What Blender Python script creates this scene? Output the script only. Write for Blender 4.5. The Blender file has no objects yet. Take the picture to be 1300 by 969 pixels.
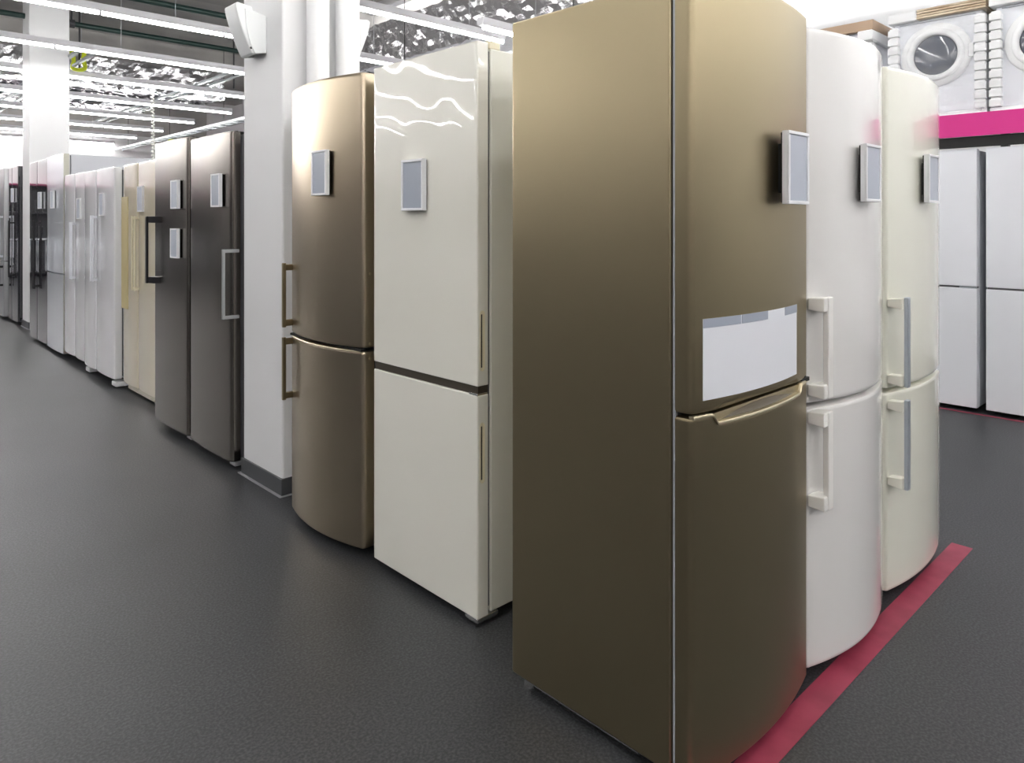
import bpy, bmesh, math, random
from mathutils import Vector, Matrix, noise

random.seed(7)
scene = bpy.context.scene
C = scene.collection
R = math.radians
PI = math.pi

# ------------------------------------------------------------------ helpers
def tag(o, label=None, cat=None, group=None, kind=None):
    if label: o['label'] = label
    if cat: o['category'] = cat
    if group: o['group'] = group
    if kind: o['kind'] = kind
    return o

def empty(name, loc, rz, label, cat, group=None):
    o = bpy.data.objects.new(name, None)
    C.objects.link(o)
    o.location = loc
    o.rotation_euler = (0, 0, rz)
    o.empty_display_size = 0.1
    return tag(o, label, cat, group)

def obj(name, bm, mat, parent=None, smooth=True, angle=35, bevel=0.0, seg=2):
    bmesh.ops.recalc_face_normals(bm, faces=bm.faces[:])
    me = bpy.data.meshes.new(name)
    bm.to_mesh(me)
    bm.free()
    if isinstance(mat, (list, tuple)):
        for m in mat: me.materials.append(m)
    else:
        me.materials.append(mat)
    if smooth:
        for p in me.polygons: p.use_smooth = True
        me.set_sharp_from_angle(angle=R(angle))
    o = bpy.data.objects.new(name, me)
    C.objects.link(o)
    if parent is not None: o.parent = parent
    if bevel > 0:
        b = o.modifiers.new('bevel', 'BEVEL')
        b.width = bevel; b.segments = seg; b.limit_method = 'ANGLE'; b.angle_limit = R(40)
        b.harden_normals = True
    return o

def box(bm, x0, x1, y0, y1, z0, z1):
    vs = [bm.verts.new(p) for p in ((x0,y0,z0),(x1,y0,z0),(x1,y1,z0),(x0,y1,z0),
                                    (x0,y0,z1),(x1,y0,z1),(x1,y1,z1),(x0,y1,z1))]
    for f in ((0,3,2,1),(4,5,6,7),(0,1,5,4),(1,2,6,5),(2,3,7,6),(3,0,4,7)):
        bm.faces.new([vs[i] for i in f])

def prism(bm, poly, axis, a0, a1):
    """extrude 2D polygon along an axis; poly gives the two other coordinates in order"""
    def P(p, a):
        if axis == 'z': return (p[0], p[1], a)
        if axis == 'y': return (p[0], a, p[1])
        return (a, p[0], p[1])
    lo = [bm.verts.new(P(p, a0)) for p in poly]
    hi = [bm.verts.new(P(p, a1)) for p in poly]
    n = len(poly)
    for i in range(n):
        j = (i+1) % n
        bm.faces.new((lo[i], lo[j], hi[j], hi[i]))
    bm.faces.new(lo[::-1]); bm.faces.new(hi)

def cyl(bm, p0, p1, r, n=12, r1=None):
    p0 = Vector(p0); p1 = Vector(p1)
    d = (p1-p0).normalized()
    a = Vector((0,0,1)) if abs(d.z) < .9 else Vector((1,0,0))
    u = d.cross(a).normalized(); w = d.cross(u)
    if r1 is None: r1 = r
    A = [bm.verts.new(p0 + (u*math.cos(2*PI*i/n) + w*math.sin(2*PI*i/n))*r) for i in range(n)]
    B = [bm.verts.new(p1 + (u*math.cos(2*PI*i/n) + w*math.sin(2*PI*i/n))*r1) for i in range(n)]
    for i in range(n):
        j = (i+1) % n
        bm.faces.new((A[i], A[j], B[j], B[i]))
    bm.faces.new(A[::-1]); bm.faces.new(B)

def tube(bm, pts, r, n=8):
    for a, b in zip(pts[:-1], pts[1:]): cyl(bm, a, b, r, n)

def lathe(bm, prof, centre, axis, n=48):
    """prof: list of (radius, along-axis); axis unit vector"""
    c = Vector(centre); d = Vector(axis).normalized()
    a = Vector((0,0,1)) if abs(d.z) < .9 else Vector((1,0,0))
    u = d.cross(a).normalized(); w = d.cross(u)
    rings = []
    for r, t in prof:
        if r < 1e-6:
            rings.append([bm.verts.new(c + d*t)])
        else:
            rings.append([bm.verts.new(c + d*t + (u*math.cos(2*PI*i/n)+w*math.sin(2*PI*i/n))*r) for i in range(n)])
    for A, B in zip(rings[:-1], rings[1:]):
        for i in range(n):
            j = (i+1) % n
            if len(A) == 1 and len(B) == 1: continue
            if len(A) == 1: bm.faces.new((A[0], B[j], B[i]))
            elif len(B) == 1: bm.faces.new((A[i], A[j], B[0]))
            else: bm.faces.new((A[i], A[j], B[j], B[i]))

# ------------------------------------------------------------------ materials
def mat(name, col, rough=.5, metal=0., spec=.5, coat=0., coat_rough=.03, emit=None, estr=0.):
    m = bpy.data.materials.new(name); m.use_nodes = True
    b = m.node_tree.nodes['Principled BSDF']
    b.inputs['Base Color'].default_value = (*col, 1)
    b.inputs['Roughness'].default_value = rough
    b.inputs['Metallic'].default_value = metal
    b.inputs['Specular IOR Level'].default_value = spec
    b.inputs['Coat Weight'].default_value = coat
    b.inputs['Coat Roughness'].default_value = coat_rough
    if emit:
        b.inputs['Emission Color'].default_value = (*emit, 1)
        b.inputs['Emission Strength'].default_value = estr
    return m

def nodes_of(m):
    nt = m.node_tree
    return nt, nt.nodes['Principled BSDF']

def add_bump(m, scale, strength, dist=.01, detail=2, stretch=(1,1,1), rough=.5):
    nt, b = nodes_of(m)
    tc = nt.nodes.new('ShaderNodeTexCoord'); mp = nt.nodes.new('ShaderNodeMapping')
    mp.inputs['Scale'].default_value = stretch
    n = nt.nodes.new('ShaderNodeTexNoise'); n.inputs['Scale'].default_value = scale
    n.inputs['Detail'].default_value = detail; n.inputs['Roughness'].default_value = rough
    bp = nt.nodes.new('ShaderNodeBump'); bp.inputs['Strength'].default_value = strength
    bp.inputs['Distance'].default_value = dist
    nt.links.new(tc.outputs['Object'], mp.inputs['Vector'])
    nt.links.new(mp.outputs['Vector'], n.inputs['Vector'])
    nt.links.new(n.outputs['Fac'], bp.inputs['Height'])
    nt.links.new(bp.outputs['Normal'], b.inputs['Normal'])
    nt.links.new(bp.outputs['Normal'], b.inputs['Coat Normal'])
    return tc, mp, n

def add_mottle(m, c0, c1, scale, detail=4, lo=.35, hi=.65, stretch=(1,1,1)):
    nt, b = nodes_of(m)
    tc = nt.nodes.new('ShaderNodeTexCoord'); mp = nt.nodes.new('ShaderNodeMapping')
    mp.inputs['Scale'].default_value = stretch
    n = nt.nodes.new('ShaderNodeTexNoise'); n.inputs['Scale'].default_value = scale
    n.inputs['Detail'].default_value = detail
    r = nt.nodes.new('ShaderNodeValToRGB')
    r.color_ramp.elements[0].position = lo; r.color_ramp.elements[0].color = (*c0, 1)
    r.color_ramp.elements[1].position = hi; r.color_ramp.elements[1].color = (*c1, 1)
    nt.links.new(tc.outputs['Object'], mp.inputs['Vector'])
    nt.links.new(mp.outputs['Vector'], n.inputs['Vector'])
    nt.links.new(n.outputs['Fac'], r.inputs['Fac'])
    nt.links.new(r.outputs['Color'], b.inputs['Base Color'])
    return r

M = {}
M['brown_steel'] = mat('brown_steel', (.325,.272,.172), rough=.38, metal=1.0)
add_bump(M['brown_steel'], 400, .05, .001, 2, (1,1,.05))
M['brown_side'] = mat('brown_side', (.355,.298,.19), rough=.36, metal=1.0)
M['brown_gloss'] = mat('brown_gloss', (.50,.425,.315), rough=.28, metal=1.0)
add_bump(M['brown_gloss'], 300, .05, .001, 2, (1,1,.05))
M['brown_trim'] = mat('brown_trim', (.62,.55,.38), rough=.28, metal=.8)
M['dark_steel'] = mat('dark_steel', (.22,.20,.18), rough=.20, metal=1.0)
add_bump(M['dark_steel'], 350, .05, .001, 2, (1,1,.05))
M['dark_side'] = mat('dark_side', (.12,.12,.125), rough=.35, metal=.5)
M['ivory'] = mat('ivory', (.84,.83,.745), rough=.22, coat=.8, coat_rough=.02, spec=.4)
add_bump(M['ivory'], 3.5, 1.0, .006, 1)
M['ivory_side'] = mat('ivory_side', (.78,.78,.69), rough=.35)
M['ivory_grip'] = mat('ivory_grip', (.80,.74,.55), rough=.3)
M['warm_white'] = mat('warm_white', (.83,.82,.80), rough=.2, coat=.8, coat_rough=.02)
add_bump(M['warm_white'], 3.5, .2, .004, 1)
M['cream'] = mat('cream', (.85,.85,.74), rough=.22, coat=.8, coat_rough=.02)
add_bump(M['cream'], 3.5, .2, .004, 1)
M['cream_handle'] = mat('cream_handle', (.82,.80,.70), rough=.3)
M['white_handle'] = mat('white_handle', (.88,.865,.83), rough=.3)
M['grey_steel'] = mat('grey_steel', (.50,.55,.60), rough=.35, metal=.6)
M['cool_white'] = mat('cool_white', (.87,.875,.90), rough=.18, coat=.9, coat_rough=.02)
add_bump(M['cool_white'], 3.5, .15, .004, 1)
M['cool_white_side'] = mat('cool_white_side', (.72,.74,.77), rough=.4)
M['sand'] = mat('sand', (.72,.65,.49), rough=.2, coat=.9, coat_rough=.02)
add_bump(M['sand'], 3.5, .15, .004, 1)
M['ochre'] = mat('ochre', (.62,.52,.26), rough=.3)
M['mirror'] = mat('mirror', (.84,.87,.92), rough=.14, metal=.45)
M['silver_side'] = mat('silver_side', (.42,.41,.35), rough=.4, metal=.3)
M['grey_body'] = mat('grey_body', (.50,.51,.54), rough=.5)
M['black_glass'] = mat('black_glass', (.03,.03,.038), rough=.06, coat=1., spec=.8)
M['silver'] = mat('silver', (.55,.56,.57), rough=.3, metal=.7)
M['matte_white'] = mat('matte_white', (.86,.88,.93), rough=.45)
M['black'] = mat('black', (.012,.012,.012), rough=.6)
M['black_gloss'] = mat('black_gloss', (.015,.015,.017), rough=.3)
M['gasket'] = mat('gasket', (.10,.10,.11), rough=.6)
M['grey_gasket'] = mat('grey_gasket', (.33,.34,.36), rough=.5)
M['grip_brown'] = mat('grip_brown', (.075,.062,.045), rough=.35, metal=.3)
M['channel_brown'] = mat('channel_brown', (.13,.105,.07), rough=.45)
M['chrome'] = mat('chrome', (.8,.8,.8), rough=.15, metal=1.)
M['tag_white'] = mat('tag_white', (.85,.86,.88), rough=.35)
M['tag_grey'] = mat('tag_grey', (.35,.39,.46), rough=.35)
M['tag_light'] = mat('tag_light', (.48,.52,.60), rough=.35)
M['paper'] = mat('paper', (.82,.84,.89), rough=.45)
M['paper_grey'] = mat('paper_grey', (.38,.42,.50), rough=.5)
M['pillar_paint'] = mat('pillar_paint', (.79,.795,.80), rough=.55)
add_bump(M['pillar_paint'], 18, .12, .004, 3)
M['pipe_paint'] = mat('pipe_paint', (.84,.85,.86), rough=.45)
M['skirting'] = mat('skirting', (.06,.063,.068), rough=.5)
M['skirt_edge'] = mat('skirt_edge', (.28,.28,.30), rough=.5)
M['speaker_white'] = mat('speaker_white', (.80,.82,.82), rough=.4)
M['tube'] = mat('tube', (1,1,1), emit=(1.0,.985,.96), estr=15)
M['channel'] = mat('channel', (.80,.80,.83), rough=.35)
M['foil'] = mat('foil', (.82,.82,.85), rough=.22, metal=1.)
add_bump(M['foil'], 12, .5, .02, 3, (1,1,1), .6)
M['foil_smooth'] = mat('foil_smooth', (.62,.63,.66), rough=.4, metal=.8)
M['concrete'] = mat('concrete', (.30,.29,.28), rough=.85)
add_mottle(M['concrete'], (.42,.41,.40), (.58,.565,.54), 1.3, 6)
M['green_pipe'] = mat('green_pipe', (.006,.028,.023), rough=.4)
M['galvanised'] = mat('galvanised', (.42,.45,.47), rough=.45, metal=.5)
M['rod'] = mat('rod', (.05,.05,.055), rough=.5)
M['wire'] = mat('wire', (.6,.62,.65), rough=.4, metal=.5)
M['yellow'] = mat('yellow', (.62,.72,.03), rough=.5)
M['wall_white'] = mat('wall_white', (.88,.89,.90), rough=.7)
M['wall_plain'] = mat('wall_plain', (.74,.74,.74), rough=.7)
M['tape'] = mat('tape', (.30,.035,.07), rough=.5)
add_mottle(M['tape'], (.27,.03,.062), (.36,.048,.09), 9, 5)
M['pink'] = mat('pink', (.72,.025,.27), rough=.4)
M['foam'] = mat('foam', (.86,.87,.88), rough=.6)
M['card'] = mat('card', (.46,.33,.23), rough=.8)
M['timber'] = mat('timber', (.60,.48,.34), rough=.7)
add_mottle(M['timber'], (.50,.37,.25), (.74,.64,.49), 6, 5, .35, .65, (1,.25,6))
M['washer'] = mat('washer', (.80,.82,.87), rough=.35)
M['washer_glass'] = mat('washer_glass', (.09,.10,.13), rough=.12, coat=.8)
M['drum'] = mat('drum', (.30,.32,.37), rough=.3, metal=.5)
M['cord'] = mat('cord', (.85,.85,.80), rough=.5)

# floor: dark speckled vinyl
fm = mat('floor_vinyl', (.05,.05,.05), rough=.42, spec=.45)
nt, b = nodes_of(fm)
tc = nt.nodes.new('ShaderNodeTexCoord')
n1 = nt.nodes.new('ShaderNodeTexNoise'); n1.inputs['Scale'].default_value = 130; n1.inputs['Detail'].default_value = 3
n2 = nt.nodes.new('ShaderNodeTexNoise'); n2.inputs['Scale'].default_value = 1.5; n2.inputs['Detail'].default_value = 5
r1 = nt.nodes.new('ShaderNodeValToRGB')
r1.color_ramp.elements[0].position = .40; r1.color_ramp.elements[0].color = (.026,.027,.0295,1)
r1.color_ramp.elements[1].position = .70; r1.color_ramp.elements[1].color = (.072,.075,.080,1)
r2 = nt.nodes.new('ShaderNodeValToRGB')
r2.color_ramp.elements[0].position = .3; r2.color_ramp.elements[0].color = (.85,.85,.85,1)
r2.color_ramp.elements[1].position = .7; r2.color_ramp.elements[1].color = (1.12,1.12,1.12,1)
mx = nt.nodes.new('ShaderNodeMix'); mx.data_type = 'RGBA'; mx.blend_type = 'MULTIPLY'; mx.inputs[0].default_value = 1
nt.links.new(tc.outputs['Object'], n1.inputs['Vector']); nt.links.new(tc.outputs['Object'], n2.inputs['Vector'])
nt.links.new(n1.outputs['Fac'], r1.inputs['Fac']); nt.links.new(n2.outputs['Fac'], r2.inputs['Fac'])
nt.links.new(r1.outputs['Color'], mx.inputs[6]); nt.links.new(r2.outputs['Color'], mx.inputs[7])
nt.links.new(mx.outputs[2], b.inputs['Base Color'])
bp = nt.nodes.new('ShaderNodeBump'); bp.inputs['Strength'].default_value = .25; bp.inputs['Distance'].default_value = .002
nt.links.new(n1.outputs['Fac'], bp.inputs['Height']); nt.links.new(bp.outputs['Normal'], b.inputs['Normal'])
M['floor'] = fm

# clear stretch film: mostly see-through with soft gloss
fl = bpy.data.materials.new('stretch_film'); fl.use_nodes = True
nt = fl.node_tree; nt.nodes.clear()
out = nt.nodes.new('ShaderNodeOutputMaterial'); mix = nt.nodes.new('ShaderNodeMixShader')
tr = nt.nodes.new('ShaderNodeBsdfTransparent'); gl = nt.nodes.new('ShaderNodeBsdfPrincipled')
gl.inputs['Base Color'].default_value = (.85,.87,.9,1); gl.inputs['Roughness'].default_value = .15
tc = nt.nodes.new('ShaderNodeTexCoord'); mp = nt.nodes.new('ShaderNodeMapping'); mp.inputs['Scale'].default_value = (1,1,2.2)
mp.inputs['Rotation'].default_value = (.35,0,0)
nz = nt.nodes.new('ShaderNodeTexNoise'); nz.inputs['Scale'].default_value = 5; nz.inputs['Detail'].default_value = 4
rp = nt.nodes.new('ShaderNodeValToRGB')
rp.color_ramp.elements[0].position = .45; rp.color_ramp.elements[0].color = (.08,.08,.08,1)
rp.color_ramp.elements[1].position = .75; rp.color_ramp.elements[1].color = (.30,.30,.30,1)
bp = nt.nodes.new('ShaderNodeBump'); bp.inputs['Strength'].default_value = .6; bp.inputs['Distance'].default_value = .01
for a, c in ((tc.outputs['Object'], mp.inputs['Vector']), (mp.outputs['Vector'], nz.inputs['Vector']),
             (nz.outputs['Fac'], rp.inputs['Fac']), (rp.outputs['Color'], mix.inputs[0]),
             (nz.outputs['Fac'], bp.inputs['Height']), (bp.outputs['Normal'], gl.inputs['Normal']),
             (tr.outputs[0], mix.inputs[1]), (gl.outputs[0], mix.inputs[2]), (mix.outputs[0], out.inputs[0])):
    nt.links.new(a, c)
M['film'] = fl

# ------------------------------------------------------------------ the room
# World: X runs along the near row of fridges (to the right-hand distance), Y along the long
# aisle row (to the left-hand distance), camera above the origin.
X0, X1, Y0, Y1, H = -7.5, 8.0, -5.0, 21.0, 4.7
def setting(name, x0, x1, y0, y1, z0, z1, m):
    bm = bmesh.new(); box(bm, x0, x1, y0, y1, z0, z1)
    return tag(obj(name, bm, m, smooth=False), kind='structure')
setting('floor', X0-.2, X1+.2, Y0-.2, Y1+.2, -.1, 0, M['floor'])
setting('ceiling', X0-.2, X1+.2, Y0-.2, Y1+.2, H, H+.15, M['concrete'])
setting('wall_right', X1, X1+.15, Y0, Y1, 0, H, M['wall_white'])
setting('wall_left', X0-.15, X0, Y0, Y1, 0, H, M['wall_plain'])
setting('wall_back', X0-.15, X1+.15, Y0-.15, Y0, 0, H, M['wall_white'])
setting('wall_far', X0-.15, X1+.15, Y1, Y1+.15, 0, 3.62, M['wall_white'])
bm = bmesh.new(); box(bm, X0-.15, X1+.15, Y1, Y1+.15, 3.62, H)
tag(obj('trim_1', bm, M['concrete'], smooth=False), kind='structure')
# concrete ribs under the slab, running with the lamps
for i, y in enumerate((9.9, 14.4, 18.6)):
    bm = bmesh.new(); box(bm, X0, X1, y, y+.45, 4.42, H)
    tag(obj('trim_%d' % (i+2), bm, M['concrete'], smooth=False), kind='structure')

# floor tape
bm = bmesh.new(); box(bm, 1.30, 3.41, .840, .917, 0, .0015)
tag(obj('floor_tape', bm, M['tape'], smooth=False), 'wide crimson tape stripe on the floor in front of the curved-door fridges', 'floor tape')
bm = bmesh.new(); box(bm, 5.795, 5.825, -.6, 2.8, 0, .0015)
tag(obj('floor_tape', bm, M['tape'], smooth=False), 'thin crimson tape line on the floor before the white fridges under the pink shelf', 'floor tape')

# ------------------------------------------------------------------ fridges
def prof(w, t, bulge, inset=0., r=.014, n=40):
    """plan outline of a door: front face at -y, back at y=0"""
    hw = w/2 - inset
    pts = [(-hw, -inset*.3)]
    def yf(x):
        return -(t - inset + bulge*(1-(2*x/w)**2))
    # rounded left corner
    rr = max(r, .002)
    yl = yf(-hw+rr)
    for k in range(5):
        a = k/4*PI/2
        pts.append((-hw + rr*(1-math.cos(a)), yl + rr*(1-math.sin(a))))
    for k in range(1, n):
        x = -hw+rr + (2*hw-2*rr)*k/n
        pts.append((x, yf(x)))
    yr = yf(hw-rr)
    for k in range(5):
        a = PI/2 - k/4*PI/2
        pts.append((hw - rr*(1-math.cos(a)), yr + rr*(1-math.sin(a))))
    pts.append((hw, -inset*.3))
    return pts

def door_bm(w, t, bulge, z0, z1, xc=0., r=.014, rz=.006, top=None, bot=None, n=40):
    """door slab; top/bot: optional functions of x giving the edge height"""
    bm = bmesh.new()
    T = top or (lambda x: z1); B = bot or (lambda x: z0)
    if top or bot:
        FB = lambda x: z0 + .05; FT = lambda x: z1 - .05
        mid = ((B, rz*1.6, 0, 1), (FB, 0, 0, 1), (FT, 0, 0, 1), (T, rz*1.6, 0, -1))
    else: mid = ((B, rz*1.6, 0, 1), (T, rz*1.6, 0, -1))
    spec = ((B, 0, rz, 1), (B, rz*.3, rz*.3, 1), (B, rz, 0, 1)) + mid + ((T, rz, 0, -1), (T, rz*.3, rz*.3, -1), (T, 0, rz, -1))
    rings = []
    for fn, dz, ins, s in spec:
        ring = []
        for (x, y), (x_, y_) in zip(prof(w, t, bulge, ins, r, n), prof(w, t, bulge, 0, r, n)):
            ring.append(bm.verts.new((xc + x, y, fn(x_) + s*dz)))
        rings.append(ring)
    m = len(rings[0])
    for A, Bq in zip(rings[:-1], rings[1:]):
        for i in range(m):
            j = (i+1) % m
            bm.faces.new((A[i], A[j], Bq[j], Bq[i]))
    # caps as strips between left and right halves
    for ring in (rings[0], rings[-1]):
        i, j = 0, m-1
        while j - i > 2:
            bm.faces.new((ring[i], ring[i+1], ring[j-1], ring[j])); i += 1; j -= 1
        if j - i == 2: bm.faces.new((ring[i], ring[i+1], ring[j]))
    return bm

def surf(w, t, bulge, x):
    return -(t + bulge*(1-(2*x/w)**2))

def body(f, w, d, h, m, z0=.03, y0=.012, bevel=.006, gasket='gasket'):
    bm = bmesh.new(); box(bm, -w/2, w/2, y0, d, z0, h)
    o = obj('body', bm, m, f, bevel=bevel)
    bm = bmesh.new(); box(bm, -w/2+.008, w/2-.008, -.001, y0+.001, z0+.02, h-.01)
    obj('gasket', bm, M[gasket], f, smooth=False)
    for sx in (-1, 1):
        for yy in (.06, d-.07):
            bm = bmesh.new(); cyl(bm, (sx*(w/2-.05), yy, 0), (sx*(w/2-.05), yy, z0+.002), .02, 14)
            obj('foot', bm, M['black'], f)
    bm = bmesh.new(); box(bm, -w/2+.02, w/2-.02, .045, .07, .008, z0+.002)
    obj('plinth', bm, M['black'], f, smooth=False)
    return o

def hinge(f, x, z, s=1, m='black', y=-.022, l=.05):
    bm = bmesh.new(); box(bm, min(x, x-s*.05), max(x, x-s*.05), y, y+l, z, z+.012)
    cyl(bm, (x-s*.022, y+.01, z-.004), (x-s*.022, y+.01, z+.016), .009, 12)
    return obj('hinge', bm, M[m], f, bevel=.002)

def tag_panel(x, y, z, w=.12, h=.18, rz=0., tilt=0., face='tag_grey', label='', group='price tag panels on the fridge doors', clip=.030):
    """framed blank price tag; local front = -y, clip at the back reaches y=+.03"""
    f = empty('price_tag', (x, y, z), rz, label, 'price tag', group)
    f.rotation_euler = (tilt, 0, rz)
    fr = .009
    bm = bmesh.new()
    box(bm, -w/2, w/2, -.004, .010, -h/2, h/2)
    box(bm, -w/2, w/2, -.009, -.004, -h/2, -h/2+fr); box(bm, -w/2, w/2, -.009, -.004, h/2-fr, h/2)
    box(bm, -w/2, -w/2+fr, -.009, -.004, -h/2+fr, h/2-fr); box(bm, w/2-fr, w/2, -.009, -.004, -h/2+fr, h/2-fr)
    obj('frame', bm, M['tag_white'], f, bevel=.0015)
    bm = bmesh.new(); box(bm, -w/2+fr, w/2-fr, -.0055, -.0035, -h/2+fr, h/2-fr)
    obj('face', bm, M[face], f, smooth=False)
    bm = bmesh.new(); box(bm, -w/2+.006, w/2-.006, .010, .016, -h/2+.004, h/2-.004)
    box(bm, -w/2+.03, w/2-.03, .016, max(clip, .0165), -h/2+.03, h/2-.03)
    obj('back_clip', bm, M['black'], f, bevel=.001)
    return f

LEFT = -PI/2     # front faces -X
def lw(f_loc, rz, x, y):
    """fridge-local (x,y) -> world"""
    c, s = math.cos(rz), math.sin(rz)
    return (f_loc[0] + c*x - s*y, f_loc[1] + s*x + c*y)

# ---- big brown fridge at the corner ----------------------------------------
w, t, bu = .605, .042, .036
F1 = (1.448 + w/2, .9626, 0)
f = empty('fridge_freezer', F1, 0, 'large matte brown fridge freezer nearest the camera with a white sheet on its upper door', 'fridge', 'fridges of the short row')
body(f, w, .555, 1.915, M['brown_side'], z0=.035, bevel=.008)
def step(lo, hi, a, e, x):     # ends high, middle low
    k = min(1, max(0, (a - abs(x - .0))/e)); k = k*k*(3-2*k)
    return lo*k + hi*(1-k)
GX = .215
up_b = lambda x: step(.905, .893, GX, .03, x)
lo_t = lambda x: step(.861, .884, GX+.02, .022, x)
ud = obj('upper_door', door_bm(w, t, bu, .893, 1.925, bot=up_b, n=90, r=.016), M['brown_steel'], f)
ld = obj('lower_door', door_bm(w, t, bu, .035, .861, top=lo_t, n=90, r=.016), M['brown_steel'], f)
# bright rolled lip following the top edge of the lower door
bm = bmesh.new()
P = []
for k in range(101):
    x = -w/2+.006 + (w-.012)*k/100
    P.append((x, surf(w, t, bu, x), lo_t(x)))
rings = []
for (x, y, z) in P:
    rings.append([bm.verts.new((x, y+dy, z+dz)) for dy, dz in ((.010,-.002),(-.0035,-.003),(-.0045,.001),(-.002,.005),(.010,.005))])
for A, Bq in zip(rings[:-1], rings[1:]):
    for i in range(5):
        j = (i+1) % 5
        bm.faces.new((A[i], A[j], Bq[j], Bq[i]))
bm.faces.new(rings[0]); bm.faces.new(rings[-1][::-1])
obj('lip', bm, M['brown_trim'], ld, angle=50)
# sloping finger channel behind the lip
bm = bmesh.new()
rings = []
for (x, y, z) in P[12:-12]:
    rings.append([bm.verts.new((x, y+.008, z-.004)), bm.verts.new((x, y+.008, z+.003)), bm.verts.new((x, y+.026, z+.019)), bm.verts.new((x, y+.032, z-.004))])
for A, Bq in zip(rings[:-1], rings[1:]):
    for i in range(4):
        j = (i+1) % 4
        bm.faces.new((A[i], A[j], Bq[j], Bq[i]))
bm.faces.new(rings[0]); bm.faces.new(rings[-1][::-1])
obj('grip_channel', bm, M['channel_brown'], ld)
hinge(f, w/2-.004, .884, 1, 'black', y=-.052, l=.045)
bm = bmesh.new(); box(bm, -w/2+.02, w/2-.02, -.003, 0, .80, .95)
obj('gap_filler', bm, M['black'], f, smooth=False)
bm = bmesh.new(); box(bm, -w/2+.0005, -w/2+.012, -.001, .006, .06, 1.90)
obj('side_seal', bm, M['grey_gasket'], f, smooth=False)
bm = bmesh.new(); cyl(bm, (-w/2+.045, .52, 0), (-w/2+.045, .52, .036), .02, 14); box(bm, -w/2+.02, -w/2+.035, .12, .50, .018, .034)
obj('base_rail', bm, M['chrome'], f)

# white sheet taped to the upper door, following its curve
s0, s1 = 1.485 - F1[0], 1.935 - F1[0]
zt, zb = 1.112, .922
def sheet(bm, a, b_, za, zb_, off, th=.0015, n=24):
    A = []
    for k in range(n+1):
        x = a + (b_-a)*k/n
        y = surf(w, t, bu, x) - off
        A.append([bm.verts.new((x, y, za)), bm.verts.new((x, y, zb_)), bm.verts.new((x, y-th, zb_)), bm.verts.new((x, y-th, za))])
    for P_, Q in zip(A[:-1], A[1:]):
        for i in range(4):
            bm.faces.new((P_[i], P_[(i+1)%4], Q[(i+1)%4], Q[i]))
    bm.faces.new(A[0]); bm.faces.new(A[-1][::-1])
ps = empty('paper_sheet', (F1[0], F1[1], 0), 0, 'white paper sheet with grey strips along its top edge on the big brown fridge', 'paper sheet')
bm = bmesh.new(); sheet(bm, s0, s1, zb, zt, .0003); obj('sheet', bm, M['paper'], ps)
L = s1-s0
for a, b_, hh in ((0,.30,.021),(.31,.575,.021),(.80,1.0,.021)):
    bm = bmesh.new(); sheet(bm, s0+a*L, s0+b_*L, zt-hh, zt+.0005, .0018, .0008, 10)
    obj('grey_strip', bm, M['paper_grey'], ps)

# ---- warm white curved fridge (second in the short row) --------------------
def curved_row_fridge(loc, w, t, bu, h, gap, m, label, z0, d=.60, side=None, gaps=.014):
    f = empty('fridge_freezer', loc, 0, label, 'fridge', 'fridges of the short row')
    body(f, w, d, h-.01, side or m, z0=z0)
    ud = obj('upper_door', door_bm(w, t, bu, gap+gaps/2, h, r=.018, rz=.009), m, f)
    ld = obj('lower_door', door_bm(w, t, bu, z0, gap-gaps/2, r=.018, rz=.009), m, f)
    return f, ud, ld

w, t, bu = .60, .045, .058
FW = (2.065 + w/2, .975, 0)
f, ud, ld = curved_row_fridge(FW, w, t, bu, 1.905, .803, M['warm_white'], 'glossy white curved-door fridge freezer with broad white handles beside the big brown one', .04)
def plate_handle(par, x, z0, z1, y0, out=.058, wid=.034, m='white_handle', arm=.042, name='handle'):
    """broad cast handle: two arms and a flat grip board"""
    bm = bmesh.new()
    box(bm, x-wid/2, x+wid/2, y0-out, y0-out+.018, z0, z1)
    for za, zb_ in ((z0, z0+arm), (z1-arm, z1)):
        prism(bm, [(y0+.004, za+.004), (y0-out+.004, za), (y0-out+.004, zb_), (y0+.004, zb_-.004)], 'x', x-wid/2-.020, x+wid/2)
    return obj(name, bm, M[m], par, bevel=.004)
hx = -w/2+.028
plate_handle(ud, hx+.006, .832, 1.122, surf(w,t,bu,hx), .050)
plate_handle(ld, hx+.006, .512, .806-.012, surf(w,t,bu,hx), .050)

# ---- cream curved fridge (third) -------------------------------------------
w, t, bu = .595, .050, .036
FC = (2.697 + w/2, .979, 0)
f, ud, ld = curved_row_fridge(FC, w, t, bu, 1.885, .745, M['cream'], 'cream curved-door fridge freezer with grey metal handle bars at the end of the short row', .04)
def two_tone_handle(par, x, z0, z1, y0, out=.055, marm='cream_handle', mbar='grey_steel'):
    for za, zb_ in ((z0, z0+.038), (z1-.038, z1)):
        bm = bmesh.new()
        prism(bm, [(y0+.004, za+.006), (y0-out+.010, za), (y0-out+.010, zb_), (y0+.004, zb_-.004)], 'x', x-.030, x+.010)
        hnd = obj('handle_arm', bm, M[marm], par, bevel=.003)
    bm = bmesh.new(); box(bm, x-.014, x+.013, y0-out-.004, y0-out+.010, z0-.004, z1+.004)
    bar = obj('handle_bar', bm, M[mbar], par, bevel=.003)
    return hnd
hx = -w/2+.032
two_tone_handle(ud, hx, .768, 1.072, surf(w,t,bu,hx))
two_tone_handle(ld, hx, .412, .716, surf(w,t,bu,hx))
hinge(f, -w/2+.003, 1.872, -1, 'black', y=-.03, l=.05)

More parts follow.
